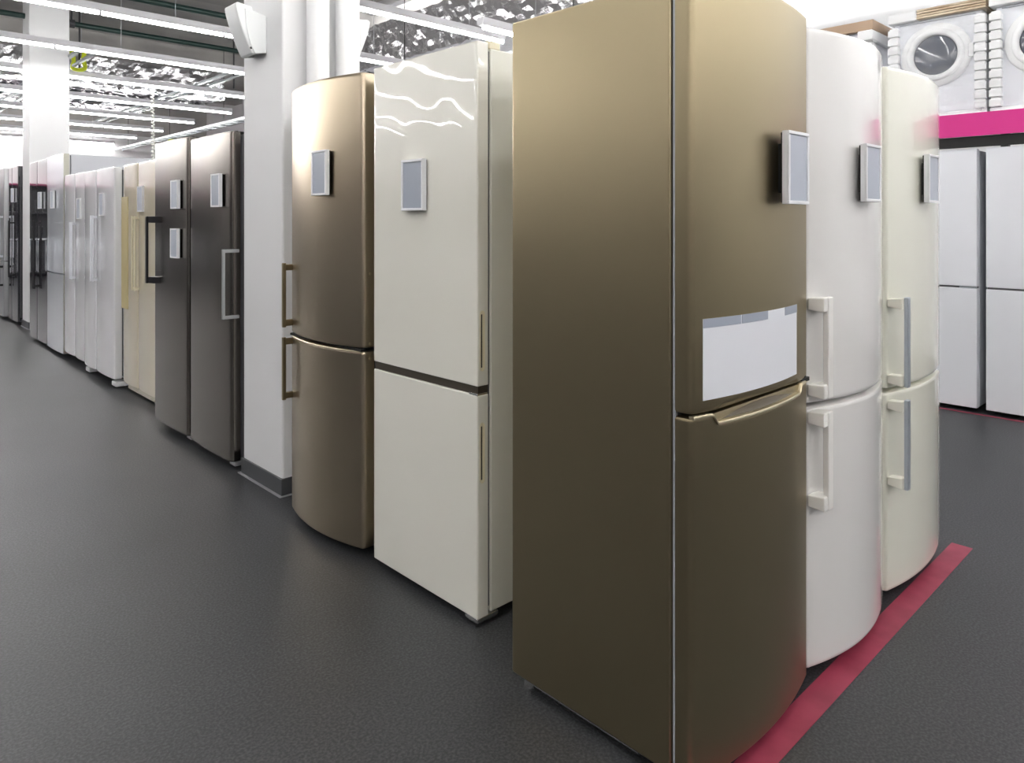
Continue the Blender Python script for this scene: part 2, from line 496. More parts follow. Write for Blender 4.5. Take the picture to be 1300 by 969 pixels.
# ---- ivory flat fridge of the long row -------------------------------------
w, t = .617, .046
F3 = (1.607, (1.797+2.414)/2, 0)
f = empty('fridge_freezer', F3, LEFT, 'ivory flat-door fridge freezer at the near end of the long row, lamps mirrored in it', 'fridge', 'fridges of the long row')
body(f, w, .60, 1.918, M['ivory_side'], z0=.035, y0=.012)
ud = obj('upper_door', door_bm(w, t, .001, .796, 1.935, r=.006, rz=.003), M['ivory'], f)
ld = obj('lower_door', door_bm(w, t, .001, .030, .766, r=.006, rz=.003), M['ivory'], f)
bm = bmesh.new(); box(bm, -w/2+.004, w/2-.004, -.040, .004, .767, .795)
obj('grip_channel', bm, M['grip_brown'], f, bevel=.002)
bm = bmesh.new(); box(bm, w/2-.045, w/2-.002, -.045, .0, .762, .772); cyl(bm, (w/2-.02,-.03,.758), (w/2-.02,-.03,.79), .008)
obj('hinge', bm, M['chrome'], f, bevel=.001)
bm = bmesh.new(); box(bm, w/2-.07, w/2-.004, -.042, .05, .012, .029)
obj('bottom_hinge', bm, M['chrome'], f, bevel=.003)
bm = bmesh.new(); box(bm, w/2-.10, w/2-.004, .010, .06, 1.917, 1.945)
obj('hinge_cover', bm, M['ivory_grip'], f, bevel=.004)
for par, za, zb_ in ((ud, .845, 1.045), (ld, .475, .675)):
    bm = bmesh.new()
    pts = []
    hw_, r_ = .011, .011
    yc = -.026
    for k in range(9): a = PI*k/8; pts.append((yc + hw_*math.cos(a), zb_-r_ + r_*math.sin(a)))
    for k in range(9): a = PI + PI*k/8; pts.append((yc + hw_*math.cos(a), za+r_ + r_*math.sin(a)))
    inner = [(yc + (y-yc)*.62, (za+zb_)/2 + (z-(za+zb_)/2)*.965) for y, z in pts]
    xs = w/2
    O0 = [bm.verts.new((xs-.002, y, z)) for y, z in pts]; O1 = [bm.verts.new((xs+.0015, y, z)) for y, z in pts]
    I1 = [bm.verts.new((xs+.0012, y, z)) for y, z in inner]; I0 = [bm.verts.new((xs+.0002, y, z)) for y, z in inner]
    n_ = len(pts)
    for i in range(n_):
        j = (i+1) % n_
        bm.faces.new((O0[i], O0[j], O1[j], O1[i])); bm.faces.new((O1[i], O1[j], I1[j], I1[i])); bm.faces.new((I1[i], I1[j], I0[j], I0[i]))
    bm.faces.new(I0); bm.faces.new(O0[::-1])
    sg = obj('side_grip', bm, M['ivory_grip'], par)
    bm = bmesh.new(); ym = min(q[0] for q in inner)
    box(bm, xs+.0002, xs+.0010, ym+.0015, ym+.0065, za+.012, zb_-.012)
    obj('grip_shade', bm, M['grip_brown'], par, smooth=False)  # dark strip paints the shading inside the grip recess

# ---- brown curved fridge of the long row -----------------------------------
w, t, bu = .604, .050, .050
F2 = (1.611, (2.486+3.090)/2, 0)
f = empty('fridge_freezer', F2, LEFT, 'bronze-brown curved-door fridge freezer with brown bar handles beside the white pillar', 'fridge', 'fridges of the long row')
body(f, w, .58, 1.925, M['brown_side'], z0=.035)
ud = obj('upper_door', door_bm(w, t, bu, .834, 1.935, r=.018, rz=.010), M['brown_gloss'], f)
ld = obj('lower_door', door_bm(w, t, bu, .035, .820, r=.018, rz=.008), M['brown_gloss'], f)
def bar_handle(par, x, z0, z1, y0, out=.05, m='brown_side', mm='brown_side', wb=.016, tb=.016, name='handle'):
    bm = bmesh.new()
    box(bm, x-wb/2, x+wb/2, y0-out, y0-out+tb, z0, z1)
    for za in (z0+.006, z1-.034):
        box(bm, x-wb/2+.001, x+wb/2-.001, y0-out+tb-.001, y0+.006, za, za+.028)
    return obj(name, bm, M[m], par, bevel=.003)
hx = -w/2+.022
bar_handle(ud, hx, .862, 1.152, surf(w,t,bu,hx))
bar_handle(ld, hx, .535, .822-.004, surf(w,t,bu,hx))
hinge(f, w/2-.004, .823, 1, 'black', y=-.045, l=.04)
hinge(f, w/2-.004, 1.926, 1, 'black', y=-.02, l=.05)
bm = bmesh.new(); box(bm, -w/2+.004, w/2-.004, -.040-.02, .002, .822, .832)
obj('gap_filler', bm, M['black'], f, smooth=False)
bm = bmesh.new()
P = []
for k in range(61):
    x = -w/2+.008 + (w-.016)*k/60
    y = surf(w, t, bu, x)
    P.append([bm.verts.new((x, y+dy, .819+dz)) for dy, dz in ((.008,-.002),(-.001,-.003),(-.002,0),(0,.003),(.008,.003))])
for A, Bq in zip(P[:-1], P[1:]):
    for i in range(5): bm.faces.new((A[i], A[(i+1)%5], Bq[(i+1)%5], Bq[i]))
bm.faces.new(P[0]); bm.faces.new(P[-1][::-1])
obj('lip', bm, M['brown_trim'], ld, angle=50)
for z in (.79, .85, 1.13):
    bm = bmesh.new(); cyl(bm, (w/2-.002, -.02, z), (w/2+.0015, -.02, z), .006, 12)
    obj('screw_cap', bm, M['brown_trim'], f)

# ---- two dark stainless upright fridges ------------------------------------
def dark_fridge(loc, w, h, t, bu, label):
    f = empty('upright_fridge', loc, LEFT, label, 'fridge', 'fridges of the long row')
    body(f, w, .60, h-.012, M['dark_side'], z0=.05)
    d = obj('door', door_bm(w, t, bu, .045, h, r=.016, rz=.006), M['dark_steel'], f)
    bm = bmesh.new(); box(bm, w/2-.07, w/2, -.03, .04, .02, .042)
    obj('bottom_hinge', bm, M['silver'], f, bevel=.003)
    hinge(f, w/2-.004, h-.011, 1, 'black', y=-.02, l=.06)
    return f, d
wD = .60
D2 = (1.645, 3.845+wD/2, 0)
f, d = dark_fridge(D2, wD, 1.825, .048, .012, 'dark stainless upright fridge with a pale square-cornered handle beside the white pillar')
bm = bmesh.new()
x = wD/2
box(bm, x-.006, x+.010, -.100, -.086, .818, 1.190)
for za in (.818, 1.172): box(bm, x+.001, x+.012, -.090, -.010, za, za+.018)
obj('handle', bm, M['silver'], d, bevel=.002)
D1 = (1.650, 4.495+wD/2, 0)
f, d = dark_fridge(D1, wD, 1.850, .048, .012, 'dark stainless upright fridge carrying two tags and a black bowed handle')
bm = bmesh.new()
x = -wD/2+.03; y0 = surf(wD,.048,.012,x)
box(bm, x-.012, x+.012, y0-.062, y0-.048, .936, 1.372)
for za, s in ((.936, 1), (1.330, 1)):
    prism(bm, [(x-.012, y0-.050), (x+.012, y0-.050), (x+.06, y0-.035), (x+.10, y0+.002), (x-.012, y0+.004)], 'z', za, za+.042)
obj('handle', bm, M['black_gloss'], d, bevel=.003)

# ---- side by side fridges ---------------------------------------------------
def side_by_side(loc, w, h, m, side, split, label, hz=(.83,1.38), mh=None, z0=.075, trim=None):
    f = empty('side_by_side_fridge', loc, LEFT, label, 'fridge', 'fridges of the long row')
    body(f, w, .66, h-.01, side, z0=z0)
    t = .055
    wl = w*split
    dl = obj('left_door', door_bm(wl-.004, t, .012, z0, h, xc=-w/2+wl/2, r=.014, rz=.006, n=16), m, f)
    dr = obj('right_door', door_bm(w-wl-.004, t, .012, z0, h, xc=w/2-(w-wl)/2, r=.014, rz=.006, n=16), m, f)
    xs = -w/2+wl
    for dd, s in ((dl, -1), (dr, 1)):
        x = xs + s*.030
        bm = bmesh.new()
        cyl(bm, (x, -t-.034, hz[0]), (x, -t-.034, hz[1]), .007, 12)
        for zz in (hz[0]+.015, hz[1]-.015): box(bm, x-.007, x+.007, -t-.036, -t+.002, zz-.010, zz+.010)
        obj('handle', bm, mh or m, dd, bevel=.001)
    return f, dl, dr
wC = .93
FSB = (1.79, 5.33+wC/2, 0)
f, dl, dr = side_by_side(FSB, wC, 1.78, M['sand'], M['ivory_side'], .40, 'glossy beige side-by-side fridge with an ochre strip on its left door', (.82,1.38), M['ivory_grip'])
bm = bmesh.new(); box(bm, -wC/2+.012, -wC/2+.17, -.0715, -.060, .66, 1.53)
obj('door_strip', bm, M['ochre'], dl, smooth=False)
bm = bmesh.new(); box(bm, -wC/2+.005, wC/2-.005, -.02, .06, .015, .073)
obj('kick_panel', bm, M['sand'], f, bevel=.003)
wW = .91
FW1 = (1.757, 6.372+wW/2, 0)
f, dl, dr = side_by_side(FW1, wW, 1.775, M['cool_white'], M['cool_white_side'], .42, 'white side-by-side fridge on raised feet next to the beige one', (.83,1.39), M['matte_white'])
for sx in (-1, 1):
    bm = bmesh.new(); box(bm, sx*(wW/2-.06)-.06, sx*(wW/2-.06)+.06, -.045, .05, .012, .05)
    obj('roller_foot', bm, M['foam'], f, bevel=.008)
FW0 = (1.785, 7.30+.84/2, 0)
f, dl, dr = side_by_side(FW0, .84, 1.785, M['cool_white'], M['cool_white_side'], .48, 'white side-by-side fridge next to the tall silver one', (.80,1.33), M['matte_white'])

# ---- tall silver, black glass and far silver fridges ------------------------
wS = .70
FS = (1.78, 8.155+wS/2, 0)
f = empty('fridge_freezer', FS, LEFT, 'tall mirror-silver two-door fridge standing higher than the white ones before it', 'fridge', 'fridges of the long row')
body(f, wS, .74, 2.0, M['grey_body'], z0=.04)
ud = obj('upper_door', door_bm(wS, .055, .010, .825, 2.005, r=.008, rz=.003), M['mirror'], f)
ld = obj('lower_door', door_bm(wS, .055, .010, .04, .812, r=.008, rz=.003), M['mirror'], f)
for par, za, zb_ in ((ud,.825,2.003),(ld,.042,.812)):
    bm = bmesh.new(); box(bm, wS/2-.001, wS/2+.003, -.054, -.004, za, zb_)
    obj('side_trim', bm, M['silver_side'], par, smooth=False)
def black_fridge(loc, w, h, label):
    f = empty('side_by_side_fridge', loc, LEFT, label, 'fridge', 'fridges of the long row')
    body(f, w, .65, h-.01, M['dark_side'], z0=.04)
    dl = obj('left_door', door_bm(w*.45-.003, .055, .002, .04, h, xc=-w/2+w*.225, r=.008, rz=.003, n=8), M['black_glass'], f)
    dr = obj('right_door', door_bm(w*.55-.003, .055, .002, .04, h, xc=w/2-w*.275, r=.008, rz=.003, n=8), M['black_glass'], f)
    for dd, x in ((dl, -w/2+w*.45-.03), (dr, -w/2+w*.45+.03)):
        bm = bmesh.new(); box(bm, x-.009, x+.009, -.095, -.083, .60, 1.35)
        for zz in (.62, 1.31): box(bm, x-.008, x+.008, -.085, -.053, zz, zz+.02)
        obj('handle', bm, M['black_gloss'], dd, bevel=.001)
    return f
K1 = (1.79, 8.885+.90/2, 0)
black_fridge(K1, .90, 2.0, 'black glass side-by-side fridge between the tall silver fridge and the far pillar')
K2 = (1.90, 11.12+.72/2, 0)
black_fridge(K2, .72, 2.05, 'black glass side-by-side fridge just beyond the far pillar')
wN = .66
FN = (1.87, 11.90+wN/2, 0)
f = empty('fridge_freezer', FN, LEFT, 'silver fridge freezer farthest away at the left edge of the photo', 'fridge', 'fridges of the long row')
body(f, wN, .64, 2.05, M['silver'], z0=.04)
ud = obj('upper_door', door_bm(wN,   .055, .012, .80, 2.06, r=.012, rz=.004), M['silver'], f)
ld = obj('lower_door', door_bm(wN, .055, .012, .04, .788, r=.012, rz=.004), M['silver'], f)
bar_handle(ud, wN/2-.05, .84, 1.42, -.057, .05, 'matte_white')
bar_handle(ld, wN/2-.05, .45, .74, -.057, .05, 'black_gloss')

# ---- price tags -------------------------------------------------------------
def tag_on(loc, rz, w, t, bu, x, z, face, label, tilt=0, tw=.12, th=.18, turn=0., gap=.0165):
    y = surf(w, t, bu, x) - gap
    px, py = lw(loc, rz, x, y)
    return tag_panel(px, py, z, tw, th, rz + turn, tilt, face, label, clip=gap+.0005)
slope = math.atan(2*2*.036*.10*2/.605/.605)
tag_on(F1, 0, .605, .042, .036, .085, 1.478, 'tag_light', 'framed grey price tag on the big brown fridge nearest the camera', 0, .118, .188, .0, .036)
tag_on(FW, 0, .60, .045, .058, -.030, 1.487, 'tag_light', 'framed grey price tag on the white curved-door fridge with white handles', 0, .118, .176, .0, .026)
tag_on(FC, 0, .595, .050, .036, -.010, 1.497, 'tag_light', 'framed grey price tag on the cream curved-door fridge with grey handle bars', 0, .118, .178, .0, .026)
tag_on(F3, LEFT, .617, .046, .001, -.022, 1.470, 'tag_grey', 'framed grey price tag on the ivory flat-door fridge', 0, .13, .184)
tag_on(F2, LEFT, .604, .050, .050, .072, 1.540, 'tag_grey', 'framed grey price tag on the bronze curved-door fridge beside the pillar', 0, .12, .186)
tag_on(D2, LEFT, wD, .048, .012, .155, 1.509, 'tag_grey', 'framed price tag on the dark fridge with the pale square handle', 0, .12, .182)
tag_on(D1, LEFT, wD, .048, .012, .155, 1.504, 'tag_light', 'upper of the two price tags on the dark fridge with the black bowed handle', 0, .12, .176)
tag_on(D1, LEFT, wD, .048, .012, .150, 1.205, 'tag_light', 'lower of the two price tags on the dark fridge with the black bowed handle', 0, .12, .182)
tag_on(FSB, LEFT, wC, .055, .0, .02, 1.505, 'tag_light', 'framed price tag on the glossy beige side-by-side fridge', 0, .12, .19)
tag_on(FW1, LEFT, wW, .055, .0, .16, 1.480, 'tag_light', 'framed price tag on the white side-by-side fridge on raised feet', 0, .12, .19)
tag_on(FW0, LEFT, .84, .055, .0, .20, 1.455, 'tag_light', 'framed price tag on the white side-by-side fridge next to the tall silver one', 0, .12, .19)
tag_on(FS, LEFT, wS, .055, .010, .02, 1.56, 'tag_light', 'framed price tag on the tall mirror-silver fridge', 0, .12, .18)
tag_on(K1, LEFT, .90, .055, .002, .17, 1.565, 'tag_light', 'framed price tag on the black glass fridge before the far pillar', 0, .12, .18)
tag_on(K2, LEFT, .72, .055, .002, .10, 1.68, 'tag_light', 'framed price tag on the black glass fridge beyond the far pillar', 0, .12, .18)

# ------------------------------------------------------------------ pillars
def pillar(x0, x1, y0, y1, label, name='pillar'):
    f = empty(name, ((x0+x1)/2, (y0+y1)/2, 0), 0, label, 'pillar')
    a, b_ = (x1-x0)/2, (y1-y0)/2
    bm = bmesh.new(); box(bm, -a, a, -b_, b_, 0, H)
    obj('shaft', bm, M['pillar_paint'], f, bevel=.012)
    bm = bmesh.new(); box(bm, -a-.008, a+.008, -b_-.008, b_+.008, 0, .085)
    obj('skirting', bm, M['skirting'], f, bevel=.004)
    bm = bmesh.new(); box(bm, -a-.022, a+.022, -b_-.022, b_+.022, 0, .005)
    obj('floor_trim', bm, M['skirt_edge'], f, bevel=.002)
    return f
pillar(1.63, 2.03, 3.325, 3.775, 'square white painted pillar carrying two white loudspeakers, behind the bronze fridge')
pillar(1.88, 2.32, 10.64, 11.04, 'farther square white pillar standing between black fridges at the left')
for (x, y, r, l) in ((1.775, 3.240, .055, 'slimmer white vertical pipe on the near side of the pillar, left of its twin'),
                     (1.940, 3.238, .060, 'white vertical pipe on the near side of the pillar, right of its twin')):
    bm = bmesh.new(); cyl(bm, (x, y, 0), (x, y, H), r, 28)
    tag(obj('vertical_pipe', bm, M['pipe_paint']), l, 'pipe', 'white pipes by the pillar')

# loudspeakers
def speaker(loc, rz, label, s2=-1):
    f = empty('loudspeaker', loc, rz, label, 'loudspeaker', 'loudspeakers on the pillar')
    # local: +x outwards from the pillar, z up, y width
    pr = []
    for k in range(13):
        s = k/12
        pr.append((.158 - .085*s**1.35, .235 - .235*s))
    poly = [(.07, .235), (.145, .245)] + pr + [(.05, .0), (.05, .03)]
    bm = bmesh.new(); prism(bm, poly, 'y', -.068, .068)
    obj('cabinet', bm, M['speaker_white'], f, bevel=.010, seg=3)
    for s_ in (-1, 1):
        bm = bmesh.new(); prism(bm, [(.0,.012),(.06,.0),(.085,.05),(.105,.13),(.112,.22),(.0,.20)], 'y', *sorted((s_*.064, s_*.076)))
        obj('side_cheek', bm, M['speaker_white'], f, bevel=.005)
    bm = bmesh.new(); box(bm, 0, .012, -.05, .05, .02, .19); box(bm, .010, .075, -.03, .03, .06, .16)
    obj('bracket', bm, M['speaker_white'], f, bevel=.003)
    bm = bmesh.new(); cyl(bm, (.078,s2*.067,.028), (.078,s2*.070,.028), .006, 12)
    obj('screw', bm, M['rod'], f)
    return f
speaker((1.63, 3.57, 2.175), PI, 'white wedge loudspeaker on the aisle side of the pillar', 1)
speaker((2.03, 3.48, 2.20), 0, 'white loudspeaker on the back side of the pillar, mostly hidden by it')

# ------------------------------------------------------------------ ceiling services
HL = 1.34 + 2.0
def light_row(y, x0, x1, z, label, axis='x', tl=1.2, name='fluorescent_light_row', ztop=None):
    ztop = ztop or H-.012
    if axis == 'x': f = empty(name, (x1, y, z), PI, label, 'ceiling light', 'rows of suspended tube lights')
    else: f = empty(name, (y, x0, z), -PI/2, label, 'ceiling light', 'rows of suspended tube lights')
    Lg = abs(x1-x0)
    bm = bmesh.new(); prism(bm, [(-.030,.030),(.030,.030),(.045,.055),(.045,.10),(-.045,.10),(-.045,.055)], 'x', 0, Lg)
    obj('channel', bm, M['channel'], f, bevel=.003)
    k = 0
    while (k+1)*tl <= Lg + .01:
        bm = bmesh.new(); cyl(bm, (k*tl+.018, 0, .012), ((k+1)*tl-.018, 0, .012), .0155, 10)
        obj('tube', bm, M['tube'], f, angle=60)
        bm = bmesh.new()
        box(bm, k*tl-.010, k*tl+.010, -.018, .018, -.004, .034)
        obj('lamp_holder', bm, M['channel'], f, smooth=False)
        if k % 2 == 0:
            bm = bmesh.new(); cyl(bm, (k*tl+.5, 0, .10), (k*tl+.5, 0, ztop-z), .004, 5)
            obj('suspension_wire', bm, M['wire'], f)
        k += 1
    return f
ordn = ['second', 'third', 'fourth', 'fifth', 'sixth', 'seventh', 'eighth', 'ninth']
for k in range(-1, 8):
    y = 2*(3.91 + .93*k)
    if k == -1: lab = 'row of white tube lights nearest overhead, passing above the ivory fridge'
    else: lab = 'row of white tube lights running across the hall, %s from the nearest' % ordn[k]
    light_row(y, -7.15, 5.56, HL, lab, ztop={3: 3.50, 4: 3.66}.get(k))
for k, y in ((-2.2, 2.95), (-3.3, 1.7), (-4.4, .4), (-5.5, -1.0), (-6.6, -2.4), (-7.7, -3.8)):  # extra unseen rows, added to brighten the near fridges
    light_row(y, -7.15, 5.56, HL, 'added fill row of tube lights behind or over the camera, unseen, row %s' % {-2.2:'one',-3.3:'two',-4.4:'three',-5.5:'four',-6.6:'five',-7.7:'six'}[k])
light_row(4.95, 4.33, 7.95, 1.34+1.75, 'short white tube light seen just above the left top corner of the big brown fridge')
# added fill lights to brighten the right-hand wall, unseen above the frame
for k, (y0_, y1_) in enumerate(((-4.4, -1.2), (-.8, 2.4), (2.8, 6.0), (6.4, 9.6))):
    f = empty('wall_fill_light', (6.2, (y0_+y1_)/2, 4.45), 0, 'long added fill light under the ceiling brightening the right wall, out of the frame', 'ceiling light', 'added wall fill lights')
    bm = bmesh.new(); prism(bm, [(-.04, .06), (-.10, .10), (-.02, .25), (.03, .25), (.03, .18)], 'y', -1.6, 1.6)
    obj('housing', bm, M['channel'], f)  # made-up casing around the added area light
    ld_ = bpy.data.lights.new('lamp', 'AREA'); ld_.shape = 'RECTANGLE'; ld_.size = .12; ld_.size_y = 3.0; ld_.energy = 34; ld_.color = (1,.985,.96)
    ld_.spread = R(150)
    lo = bpy.data.objects.new('lamp', ld_); C.objects.link(lo); lo.parent = f
    lo.location = (.06, 0, .12); lo.rotation_euler = (0, R(-72), 0)

# pipes under the slab
for y, z, l, x1 in ((9.15, 3.94, 'dark green sprinkler pipe nearest under the ceiling', 4.1), (10.9, 3.94, 'dark green sprinkler pipe farther under the ceiling', 5.4)):
    f = empty('sprinkler_pipe', (0, y, z), 0, l, 'pipe')
    bm = bmesh.new(); cyl(bm, (-7.4, 0, 0), (x1, 0, 0), .036, 16); obj('pipe', bm, M['green_pipe'], f)
    for x in (-3.2, -.4, 2.4):
        bm = bmesh.new(); cyl(bm, (x, 0, .04), (x, 0, H-z-.0), .012, 8)
        cyl(bm, (x-.03, 0, 0), (x+.03, 0, 0), .056, 16)
        obj('pipe_hanger', bm, M['rod'], f)

# crumpled foil ducts
def duct(name, x0, x1, y0, y1, z0, z1, label, m='foil', amp=.026, step_=.055, fr=8.5):
    bm = bmesh.new()
    def grid(P, nu, nv):
        vs = [[bm.verts.new(P(i/nu, j/nv)) for j in range(nv+1)] for i in range(nu+1)]
        for i in range(nu):
            for j in range(nv): bm.faces.new((vs[i][j], vs[i+1][j], vs[i+1][j+1], vs[i][j+1]))
    nx, ny, nz_ = max(2,int((x1-x0)/step_)), max(2,int((y1-y0)/step_)), max(2,int((z1-z0)/step_))
    L_ = lambda a, b_, t_: a+(b_-a)*t_
    for z in (z0, z1): grid(lambda s, q, z=z: (L_(x0,x1,s), L_(y0,y1,q), z), nx, ny)
    for y in (y0, y1): grid(lambda s, q, y=y: (L_(x0,x1,s), y, L_(z0,z1,q)), nx, nz_)
    for x in (x0, x1): grid(lambda s, q, x=x: (x, L_(y0,y1,s), L_(z0,z1,q)), ny, nz_)
    bmesh.ops.remove_doubles(bm, verts=bm.verts[:], dist=.001)
    for v in bm.verts:
        p = v.co*fr
        d = noise.noise_vector(p) * amp + noise.noise_vector(p*2.7) * amp*.5
        v.co += d
    return tag(obj(name, bm, M[m], smooth=False), label, 'duct', 'foil wrapped ducts')
duct('foil_duct', -7.3, 5.2, 12.85, 14.0, 3.50, 3.94, 'crumpled silver foil duct nearest across the hall, above the third row of lights')
duct('foil_duct', -7.3, 4.9, 15.75, 16.75, 3.62, 4.0, 'crumpled silver foil duct farther across the hall, above the fifth row of lights')
duct('foil_duct', 5.75, 7.0, .8, 12.4, 3.56, 4.15, 'crumpled silver foil duct running lengthwise behind the ivory fridge', step_=.06)
duct('foil_duct', -7.3, 5.0, 14.15, 15.3, 3.66, 3.9, 'smooth silver foil duct between the two crumpled cross ducts', 'foil_smooth', .012, .3, 2.)
def hung_panel(name, x0, x1, y0, y1, z, lip, label, bev):
    f = empty(name, ((x0+x1)/2, (y0+y1)/2, z), 0, label, 'duct')
    a, b_ = (x1-x0)/2, (y1-y0)/2
    bm = bmesh.new(); prism(bm, [(-a, 0), (a, 0), (a, .06), (-a+.06, .06), (-a+.06, lip), (-a, lip)], 'y', -b_, b_)
    obj('panel', bm, M['galvanised'], f, bevel=bev)
    for sx in (-1, 1):
        for sy in (-1, 1):
            bm = bmesh.new(); cyl(bm, (sx*(a-.1), sy*(b_-.1), .05), (sx*(a-.1), sy*(b_-.1), 3.54-z), .006, 6)
            obj('threaded_rod', bm, M['rod'], f)
hung_panel('ventilation_hood', 5.85, 7.4, 3.9, 4.85, 3.22, .26, 'pale sheet metal vent plate above the left top corner of the big brown fridge', .006)

# cable tray along the aisle
f = empty('cable_tray', (5.66, 12, 3.19), 0, 'grey metal cable tray crossing under the ends of the light rows', 'cable tray')
for s in (-1, 1):
    bm = bmesh.new(); box(bm, s*.09-.012, s*.09+.012, -11, 8.8, 0, .05)
    obj('side_rail', bm, M['galvanised'], f, smooth=False)
for k in range(48):
    bm = bmesh.new(); box(bm, -.08, .08, -10.8+k*.4, -10.76+k*.4, .004, .016)
    obj('rung', bm, M['galvanised'], f, smooth=False)
for k in range(7):
    bm = bmesh.new(); cyl(bm, (.0, -10+k*3, .016), (0, -10+k*3, H-3.19), .006, 6)
    obj('threaded_rod', bm, M['rod'], f)
# diagonal braces seen crossing between lamps
for x, y, l in ((2.3, 12.0, 'left of the two thin grey metal rails crossing below the ducts'), (4.2, 12.0, 'right of the two thin grey metal rails crossing below the ducts')):
    bm = bmesh.new(); box(bm, x, x+.05, 9.8, 17.5, 3.44, 3.47); box(bm, x+.18, x+.22, 9.8, 17.5, 3.44, 3.47)
    tag(obj('support_rail', bm, M['galvanised'], smooth=False), l, 'rail')
for x, y, z0_, z1_, l in ((2.60, 11.38, 3.45, 4.55, 'dark threaded rod hanging from the ceiling beside the yellow strap'),
                          (4.76, 11.38, 3.45, 4.2, 'dark threaded rod hanging from the ceiling left of the loudspeaker pillar')):
    bm = bmesh.new(); cyl(bm, (x, y, z0_), (x, y, H), .012, 6)
    tag(obj('hanging_rod', bm, M['rod']), l, 'rod')
# yellow strap knotted round the rod
bm = bmesh.new()
pts = []
for k in range(40):
    a = k/39*2*PI*2.2
    pts.append((2.57 + .085*math.sin(a) + .03*math.sin(3*a), 11.30 + .025*math.cos(a), 3.56 + .15*math.cos(a*.98) ))
tube(bm, pts, .026, 6)
tag(obj('strap', bm, M['yellow']), 'bright yellow strap looped round a hanging rod below the ceiling', 'strap')
bm = bmesh.new()
pts = [(1.68+.015*k, 5.06-.006*k, 1.862+.006*math.sin(k*.9)) for k in range(14)]
tube(bm, pts, .022, 6)
tag(obj('strap', bm, M['yellow']), 'bright yellow strap lying on top of the dark fridge with two tags', 'strap')
# spiral cord hanging from a lamp
bm = bmesh.new()
pts = []
cx_, cy_ = 3.62, 11.63
for k in range(240):
    a = k*.75; z = 3.34 - 1.55*k/239
    pts.append((cx_ + .022*math.cos(a) + .03*k/239, cy_ + .022*math.sin(a), z))
tube(bm, pts, .010, 5)
tag(obj('spiral_cord', bm, M['cord']), 'white coiled cord hanging from the fourth row of lights', 'cord')

# ------------------------------------------------------------------ display racks across the aisle and at the far wall
M['pink_dull'] = mat('pink_dull', (.35,.02,.12), rough=.5)
M['rack'] = mat('rack', (.035,.035,.04), rough=.5)
M['box_blue'] = mat('box_blue', (.05,.09,.35), rough=.5)
def copy_tree(o, parent=None):
    c = o.copy(); C.objects.link(c); c.parent = parent
    for ch in [q for q in o.children]: copy_tree(ch, c)
    return c
def make_rack():
    f = empty('display_rack', (0,0,0), 0, 'black display rack', 'rack', 'display racks along the walls')
    bm = bmesh.new(); box(bm, -1.19, 1.19, .50, .54, 0, 2.20); obj('back_panel', bm, M['rack'], f, smooth=False)
    for z in (.12, .92, 1.55):
        bm = bmesh.new(); box(bm, -1.15, 1.15, 0, .50, z-.03, z); obj('shelf', bm, M['rack'] if z != .92 else M['matte_white'], f, smooth=False)
    for x in (-1.17, 1.17):
        bm = bmesh.new(); box(bm, x-.02, x+.02, 0, .50, 0, 2.20); obj('upright', bm, M['rack'], f, smooth=False)
    bm = bmesh.new(); box(bm, -1.19, 1.19, -.02, .54, 2.20, 2.235); obj('header', bm, M['pink_dull'], f, smooth=False)
    return f
def make_oven():
    f = empty('microwave_oven', (0,0,0), 0, 'microwave oven', 'microwave oven')
    bm = bmesh.new(); box(bm, -.24, .24, .02, .38, .012, .29); obj('casing', bm, M['silver'], f, bevel=.006)
    d = None
    bm = bmesh.new(); box(bm, -.235, .12, 0, .02, .018, .285); d = obj('door', bm, M['black_glass'], f, bevel=.003)
    bm = bmesh.new(); box(bm, .09, .105, -.025, -.010, .04, .26)
    box(bm, .09, .105, -.012, .002, .04, .055); box(bm, .09, .105, -.012, .002, .245, .26); obj('handle', bm, M['silver'], d)
    bm = bmesh.new(); box(bm, .125, .235, .002, .02, .018, .285); obj('control_panel', bm, M['black_gloss'], f)
    for x in (-.2, .2):
        for y in (.06, .34):
            bm = bmesh.new(); cyl(bm, (x,y,0), (x,y,.013), .012, 8); obj('foot', bm, M['black'], f)
    return f
def make_front_loader():
    f = empty('front_loading_washer', (0,0,0), 0, 'washer', 'washing machine')
    bm = bmesh.new(); box(bm, -.30, .30, 0, .48, .01, .74); obj('casing', bm, M['washer'], f, bevel=.01)
    bm = bmesh.new(); lathe(bm, [(.19,.0),(.19,-.015),(.15,-.03),(.135,-.01),(.135,.002)], (0,0,.36), (0,1,0), 32); r_ = obj('door_ring', bm, M['silver'], f)
    bm = bmesh.new(); lathe(bm, [(.137,.0),(.12,-.012),(0,-.02)], (0,0,.36), (0,1,0), 32); obj('door_glass', bm, M['washer_glass'], r_)
    bm = bmesh.new(); box(bm, -.29, .29, -.004, .002, .63, .72); obj('control_panel', bm, M['grey_steel'], f)
    return f
protos = (make_rack(), make_oven(), make_front_loader())
spots = [(x, 20.40, 0, 'far') for x in (-6.0, -3.58, -1.16, 1.26, 3.68, 6.10)] + [(-6.88, y, PI/2, 'left') for y in (-2.6, .0, 2.6, 5.2, 7.8, 10.4, 13.0, 15.6)] + [(x, -4.40, PI, 'back') for x in (-5.4, -2.9, -.4, 2.1, 4.6)]
spots = [(x, y, r, s) for x, y, r, s in spots]
used = [False]*3
def put(i, loc, rz, label, group):
    o = protos[i] if not used[i] else copy_tree(protos[i])
    used[i] = True
    o.location = loc; o.rotation_euler = (0,0,rz)
    tag(o, label, None, group)
